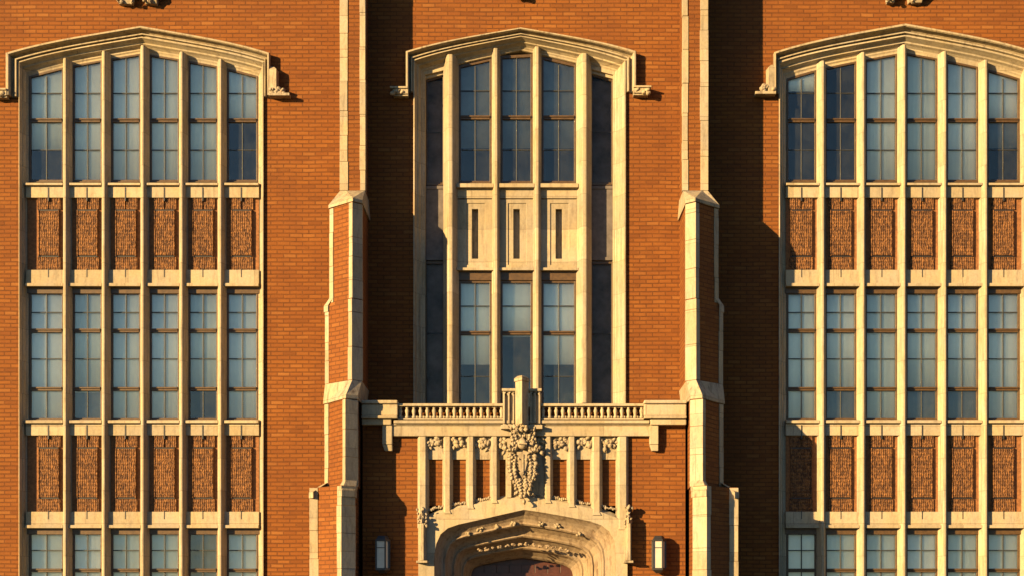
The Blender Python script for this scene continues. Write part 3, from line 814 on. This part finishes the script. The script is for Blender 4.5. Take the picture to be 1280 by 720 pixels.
# central sculpture: shield panel, wreath and foliage
def sculpt(b):
    y0 = yst
    b.box(X(632, y0), X(684, y0), yb+.0, yb+.049, Z(622, y0), Z(546, y0), M['stone_w'])
    b.box(X(634, y0), X(639, y0), y0+.0, yb-.002, Z(622, y0), Z(548, y0), M['stone'])
    # shield body
    sh = [(638,560),(668,560),(668,585),(662,606),(653,618),(644,606),(638,585)]
    b.extr([(X(a, y0), Z(c, y0)) for a, c in sh], y0-.05, yb+.05, M['carve'])
    ca = M['carve']
    # raised heater shield with rim, helm and crown above, foliage trailing on both sides
    sh2 = [(646,566),(661,566),(661.5,580),(658,592),(653.5,600),(649,592),(645.5,580)]
    b.extr([(X(a, y0), Z(c, y0)) for a, c in sh2], y0-.13, y0-.05, ca)
    sh3 = [(648,569),(659,569),(659.3,579),(656.5,589),(653.5,595),(650.5,589),(647.7,579)]
    b.extr([(X(a, y0), Z(c, y0)) for a, c in sh3], y0-.155, y0-.131, ca)
    b.box(X(652.6, y0), X(654.4, y0), y0-.172, y0-.156, Z(592, y0), Z(569, y0), ca)
    b.blob((X(653.5, y0), y0-.13, Z(556, y0)), (.085, .10, .10), ca, .12)
    b.box(X(648.5, y0), X(658.5, y0), y0-.25, y0-.05, Z(557.5, y0), Z(556, y0), ca)
    for k in range(5): b.blob((X(648+2.8*k, y0), y0-.12, Z(546 - (k % 2)*2.5, y0)), (.022, .03, .055), ca, .1)
    def frond(px0, py0, ang, n, ln, bend, wv):
        x, z = X(px0, y0), Z(py0, y0); a = ang
        for k in range(n):
            t = k/n
            b.blob((x, y0-.09-.04*math.sin(t*3), z), (.020*(1-.4*t), .03, .024), ca, .15)
            for sd in (-1, 1):
                b.leaf((x, y0-.09-.03*math.sin(t*3), z), wv*(1-.4*t)*random.uniform(.8, 1.2), .030, a + sd*random.uniform(.8, 1.3), ca, .05)
            x += ln*math.cos(a); z += ln*math.sin(a); a += bend
        b.leaf((x, y0-.10, z), wv, .032, a, ca, .06)
    for sx in (-1, 1):
        c0 = 653.5
        frond(c0+sx*5, 560, math.pi/2 - sx*.5, 5, .06, -sx*-.05, .09)
        frond(c0+sx*7, 562, math.pi/2 - sx*1.2, 4, .055, -sx*.35, .10)
        frond(c0+sx*11, 570, -math.pi/2 + sx*.25, 8, .06, -sx*.10, .11)
        frond(c0+sx*13, 580, -math.pi/2 + sx*.1, 6, .06, -sx*.12, .09)
        frond(c0+sx*6, 598, -math.pi/2 + sx*.2, 5, .055, -sx*.15, .10)
    frond(653.5, 600, -math.pi/2, 6, .055, .02, .10)
    frond(653.5, 548, math.pi/2, 4, .05, .0, .10)
    for i in range(70):
        t = random.random(); py_ = 534 + 88*t; px_ = 653.5 + random.choice((-1, 1))*random.uniform(6, 15 - 6*max(0, t-.7)/.3)
        b.leaf((X(px_, y0), y0-random.uniform(.04, .12), Z(py_, y0)), random.uniform(.06, .12), random.uniform(.015, .03), random.uniform(0, 6.28), ca, .06)
    for k in range(16):
        t = k/15; px_ = 665 + 4*math.sin(t*3.0+.4) - 3*t; py_ = 540 + 64*t
        b.blob((X(px_, y0), y0-.08, Z(py_, y0)), (.026, .035, .05), ca, .12)
one('carved_shield', porch, sculpt)
# pinnacle above
def pin(b):
    y0 = yst-.18; st_ = M['stone_w']
    x = lambda p: X(p, y0); z = lambda p: Z(p, y0)
    # central post, turned 35 degrees
    b.prism([(x(644), y0+.02), (x(652.5), y0-.16), (x(661), y0+.06), (x(652), y0+.22)], z(531), z(477), st_)
    b.prism([(x(642.5), y0+.02), (x(652.5), y0-.19), (x(662), y0+.06), (x(652), y0+.24)], z(477)+.002, z(473), st_)
    b.prism([(x(642.5), y0+.02), (x(652.5), y0-.19), (x(662), y0+.06), (x(652), y0+.24)], z(473)+.002, z(469.5), st_, [(x(647), y0+.02), (x(652.5), y0-.06), (x(658), y0+.05), (x(652), y0+.12)])
    # flanking panels with pointed arches
    for a, c in ((628.5, 643.5), (662, 676)):
        b.box(x(a), x(c), y0+.10, y0+.30, z(531), z(488), st_)
        b.box(x(a-1.2), x(c+1.2), y0+.06, y0+.33, z(488)+.002, z(484.5), st_)
        for q in (a+.6, (a+c)/2-1, c-2.6): b.box(x(q), x(q+2.0), y0+.05, y0+.098, z(529), z(492), st_)
        for q in (a+.6, (a+c)/2-1):
            b.extr([(x(q), z(496)), (x(q+3.3), z(490)), (x(q+7), z(496)), (x(q+7), z(489)), (x(q), z(489))], y0+.06, y0+.098, st_)
    b.box(x(626), x(678), y0+.02, y0+.34, z(536), z(531)-.002, st_)
    for i in range(16): b.blob((x(random.uniform(643, 662)), y0-.04, z(random.uniform(528, 540))), (.035, .04, .035), M['carve'], .3)
one('pinnacle', porch, pin, 0.006)
# cornice, pedestals, balustrade
yc_ = yst - .10
def cornice(b):
    b.box(X(492, yc_), X(812, yc_), yc_, YC-.004, Z(529.5, yc_), Z(525.5, yc_), M['stone'])
    b.box(X(488, yc_), X(816, yc_), yc_+.05, YC-.006, Z(531.5, yc_), Z(529.5, yc_)-.002, M['stone'])
one('cornice', porch, cornice, 0.01)
for (a, c, s) in ((452, 497, -1), (805, 852, 1)):
    def ped(b):
        y0 = yc_ - .03; xa_, xb_ = X(a, y0), X(c, y0)
        if s < 0: xa_ = EPL + .0
        else: xb_ = EPR - .0
        b.box(xa_, xb_, y0-.03, YC-.002, Z(504.5, y0), Z(500, y0), M['stone'])
        b.box(xa_, xb_, y0+.015, YC-.003, Z(519, y0), Z(504.5, y0)-.002, M['stone'])
        b.box(xa_, xb_, y0-.03, YC-.0035, Z(523, y0), Z(519, y0)-.002, M['stone'])
        xi = (X(489, y0) if s < 0 else X(813, y0))
        b.box(min(xa_, xi) if s < 0 else xi, xi if s < 0 else xb_, y0+.04, yb+.05, Z(531, y0), Z(523, y0)-.002, M['stone'])
    one('pedestal', porch, ped, 0.016)
def rail(b):
    for (a, c) in ((497, 630), (675, 805)):
        y0 = yc_+.03
        b.box(X(a, y0), X(c, y0), y0-.01, y0+.16, Z(507.5, y0), Z(504, y0), M['stone'])
        b.box(X(a, y0), X(c, y0), y0-.005, y0+.155, Z(525, y0)+.003, Z(522.5, y0), M['stone'])
one('balustrade_rail', porch, rail, 0.01)
yy = yc_ + .10
zb0, zb1 = Z(522.5, yy), Z(507.5, yy)
hh = zb1 - zb0
bal = MB()
pr = [(.034, 0), (.034, .03), (.021, .05), (.028, .09), (.036, .13), (.031, .155), (.020, .175), (.027, .19), (.034, .20), (.034, 1.0)]
bal.lathe(0, 0, [(r, min(1, t/.22)*hh*.98 if t < 1 else hh) for r, t in pr[:-1]] + [(.036, hh)], M['stone'])
first = None
for (a, c, n) in ((500.5, 627, 16), (679, 802, 16)):
    for i in range(n):
        px_ = a + (c-a)*i/(n-1)
        if first is None: first = bal.build('baluster', porch); o = first
        else: o = first.copy(); COL.objects.link(o)
        o.location = (X(px_, yy), yy, zb0); o.rotation_euler.z = random.uniform(0, 1)
# balcony floor
b = MB(); b.box(X(498, yc_), X(804, yc_), yc_+.27, yc_+.40, Z(524, yb)+.061, Z(506.5, yc_), M['brick']); b.build('parapet', porch)
b = MB(); b.box(EPL, EPR, YP+.0, YC-.005, Z(524, yb)+.002, Z(524, yb)+.06, M['stone']); b.build('balcony_floor', porch)
# carved side pinnacles of the doorway
for (a, c, s) in ((522, 534, -1), (780, 790, 1)):
    def sp(b):
        y0 = yst; xa_, xb_ = X(a, y0), X(c, y0); cx = (xa_+xb_)/2; w_ = (xb_-xa_)/2
        b.prism([(xa_+.01, y0-.01), (cx-.02, y0-.16), (cx+.03, y0-.16), (xb_-.01, y0-.01), (xb_-.01, y0+.1), (xa_+.01, y0+.1)], Z(701, y0), Z(655, y0), M['stone_w'])
        for dx in (-.6, 0, .6): b.box(cx+dx*w_-.012, cx+dx*w_+.012, y0-.155 if dx == 0 else y0-.09, y0-.01, Z(700, y0), Z(657, y0), M['stone_w'])
        b.prism([(xa_-.02, y0), (xa_-.01, y0-.16), (xb_+.01, y0-.16), (xb_+.03, y0), (xb_+.03, y0+.1), (xa_-.02, y0+.1)], Z(704, y0), Z(701, y0)-.003, M['stone_w'])
        b.prism([(xa_, y0-.02), (cx, y0-.18), (xb_, y0-.02), (xb_, y0+.08), (xa_, y0+.08)], Z(655, y0)+.002, Z(650, y0), M['stone_w'])
        b.prism([(cx-.05, y0-.02), (cx, y0-.12), (cx+.05, y0-.02), (cx, y0+.06)], Z(650, y0)+.002, Z(634, y0), M['stone_w'], [(cx-.015, y0-.02), (cx, y0-.05), (cx+.015, y0-.02), (cx, y0)])
        for i in range(26): b.blob((cx+random.uniform(-w_, w_), y0-random.uniform(.05, .15), Z(random.uniform(633, 659), y0)), (.022, .024, .026), M['carve'], .3)
    one('doorway_pinnacle', porch, sp, 0.004)
# door at the back of the arch
yd2 = yst + 1.28
def door(b):
    x0, x1 = IP[0][0], IP[-1][0]; zt = max(z for x, z in IP)
    b.box(x0-.1, x1+.1, yd2+.05, yd2+.10, .3, zt+.1, M['door'])
    xm = (x0+x1)/2; n = 8
    for i in range(n): 
        a_ = x0+(x1-x0)*i/n; b.box(a_+.004, a_+(x1-x0)/n-.004, yd2+.02, yd2+.048, .3, zt-.12, M['door'])
    b.box(x0, x1, yd2-.01, yd2+.018, zt-.34, zt-.26, M['door']); b.box(x0, x1, yd2-.01, yd2+.018, 1.1, 1.2, M['door'])
    for sx in (-1, 1): b.box(xm+sx*.08-.012, xm+sx*.08+.012, yd2-.05, yd2-.012, 1.25, 1.5, M['iron_and_shade'])
one('door', porch, door, 0.004)

# ---- carved brackets of the features just above the window heads
def bracket(px0, px1, pyb, y, pieces):
    def f(b):
        x0, x1 = X(px0, y), X(px1, y)
        b.box(x0-.05, x1+.05, y-.22, y+.01, Z(-6, y), Z(-12, y), M['stone'])
        b.box(x0+.05, x1-.05, y-.08, y+.01, Z(-100, y), Z(-12, y)+.003, M['stone'])
        b.box(x0-.02, x1+.02, y-.18, y+.01, Z(-108, y), Z(-100, y)-.003, M['stone'])
        for (a, c) in pieces:
            xa_, xc_ = X(a, y), X(c, y)
            b.prism([(xa_+.02, y-.10), (xc_-.02, y-.10), (xc_-.02, y+.01), (xa_+.02, y+.01)], Z(pyb, y), Z(-6, y)-.003, M['stone_w'], [(xa_, y-.20), (xc_, y-.20), (xc_, y+.01), (xa_, y+.01)])
            for i in range(10): b.blob((random.uniform(xa_, xc_), y-random.uniform(.08, .18), random.uniform(Z(pyb-1, y), Z(-4, y))), (.035, .035, .04), M['carve'], .3)
    one('carved_bracket', school, f, 0.006)
bracket(148, 205, 7.5, YS, [(149, 169), (182, 199)])
bracket(1106, 1163, 6, YS, [(1106, 1118), (1133, 1152)])
bracket(636, 664, -1, YC, [(644, 654)])

# ------------------------------------------------------------------ wall lanterns
def lantern(px0, px1, label):
    y0 = YP; xm = X((px0+px1)/2, y0-.16); root = empty('wall_lantern'); root.location = (xm, y0, Z(694, y0))
    tag(root, label, 'lantern', 'lanterns beside the entrance arch')
    hw = .105; d0, d1 = -.05, -.24
    zt, zb_ = .225, -.225
    def plan(k=1.0, g=0):
        return [(-hw*k, d0+g), (-hw*k, d1-g), (hw*.45*k, d1-g), (hw*k, d1+.07-g), (hw*k, d0+g)]
    one('back_plate', root, lambda b: b.box(-.07, .07, -.022, -.001, -.29, .28, M['iron_and_shade']), 0.004)
    one('bracket', root, lambda b: (b.box(-.03, .03, d0+.002, -.023, -.20, -.14, M['iron_and_shade']), b.box(-.03, .03, d0+.002, -.023, .14, .20, M['iron_and_shade'])))
    one('lamp_glass', root, lambda b: b.prism(plan(.95, -.005), zb_+.002, zt-.002, M['milk']), 0.003)
    def cage(b):
        for (x, y) in plan():
            b.box(x-.013, x+.013, y-.013, y+.013, zb_, zt, M['iron_and_shade'])
        b.box(-hw, hw*.45, d1-.008, d1+.002, zt-.115, zt-.103, M['iron_and_shade'])
        b.prism(plan(1.08, .008), zb_-.035, zb_-.001, M['iron_and_shade'])
    one('cage', root, cage, 0.002)
    def cap(b):
        b.prism(plan(1.12, .014), zt+.001, zt+.028, M['iron_and_shade']); b.prism(plan(1.0, .0), zt+.0285, zt+.09, M['iron_and_shade'], plan(.7, -.04))
    one('cap', root, cap, 0.003)
    def base(b):
        b.prism([(x*.5, -.14+(y+.14)*.5) for x, y in plan()], zb_-.085, zb_-.036, M['iron_and_shade'], plan(.95))
    one('base', root, base, 0.002)
lantern(471, 486, 'black caged wall lantern on the shaded brick left of the entrance arch')
lantern(816, 832, 'black caged wall lantern on the sunlit brick right of the entrance arch')

# ------------------------------------------------------------------ ground
def sheet(name, x0, x1, y0, y1, z, m, kind='structure'):
    b = MB(); b.add([(x0, y0, z), (x1, y0, z), (x1, y1, z), (x0, y1, z)], [(0, 1, 2, 3)], m)
    return tag(b.build(name, recalc=False), kind=kind)
sheet('ground', -700, 700, -900, 500, 0, M['lawn'])
sheet('path', -3.2, 3.6, -45, -1.5, .004, M['paving'])
b = MB()
for k in range(2): b.box(AX-2.6+.3*k, AX+2.6-.3*k, yst-.9+.35*k, yst+1.28, .15*k+.001, .15*(k+1), M['paving'])
tag(b.build('steps', school, 0.01))

# ------------------------------------------------------------------ light
EL_, AZ_ = R(12), R(50)
to = Vector((-math.sin(AZ_)*math.cos(EL_), -math.cos(AZ_)*math.cos(EL_), math.sin(EL_)))
sd = bpy.data.lights.new('sun', 'SUN'); sd.energy = 5.0; sd.angle = R(0.5); sd.color = (1.0, 0.68, 0.30)
so = bpy.data.objects.new('sun', sd); COL.objects.link(so); so.rotation_euler = to.to_track_quat('Z', 'Y').to_euler()
wd = bpy.data.worlds.new('World'); scn.world = wd; wd.use_nodes = True
nt = wd.node_tree; bg = nt.nodes['Background']
sk = nt.nodes.new('ShaderNodeTexSky'); sk.sky_type = 'NISHITA'; sk.sun_disc = False
sk.sun_elevation = EL_; sk.sun_rotation = math.atan2(to.x, to.y)
sk.air_density = 1.0; sk.dust_density = 0.4; sk.ozone_density = 2.5
nt.links.new(mixc(nt, 1.0, sk.outputs[0], (.78, .92, 1.10), 'MULTIPLY'), bg.inputs[0]); bg.inputs[1].default_value = 0.05

cd = bpy.data.cameras.new('camera'); co = bpy.data.objects.new('camera', cd); COL.objects.link(co)
co.location = (CX, -D, CZ); co.rotation_euler = (R(90), 0, 0)
cd.sensor_width = 36; W = 1280*S; cd.lens = 36*D/W
cd.shift_x = -CX/W; cd.shift_y = (ZB + 360*S - CZ)/W
cd.clip_end = 3000
scn.camera = co
scn.view_settings.view_transform = 'Standard'; scn.view_settings.look = 'None'
scn.view_settings.exposure = 1.83; scn.view_settings.gamma = 1
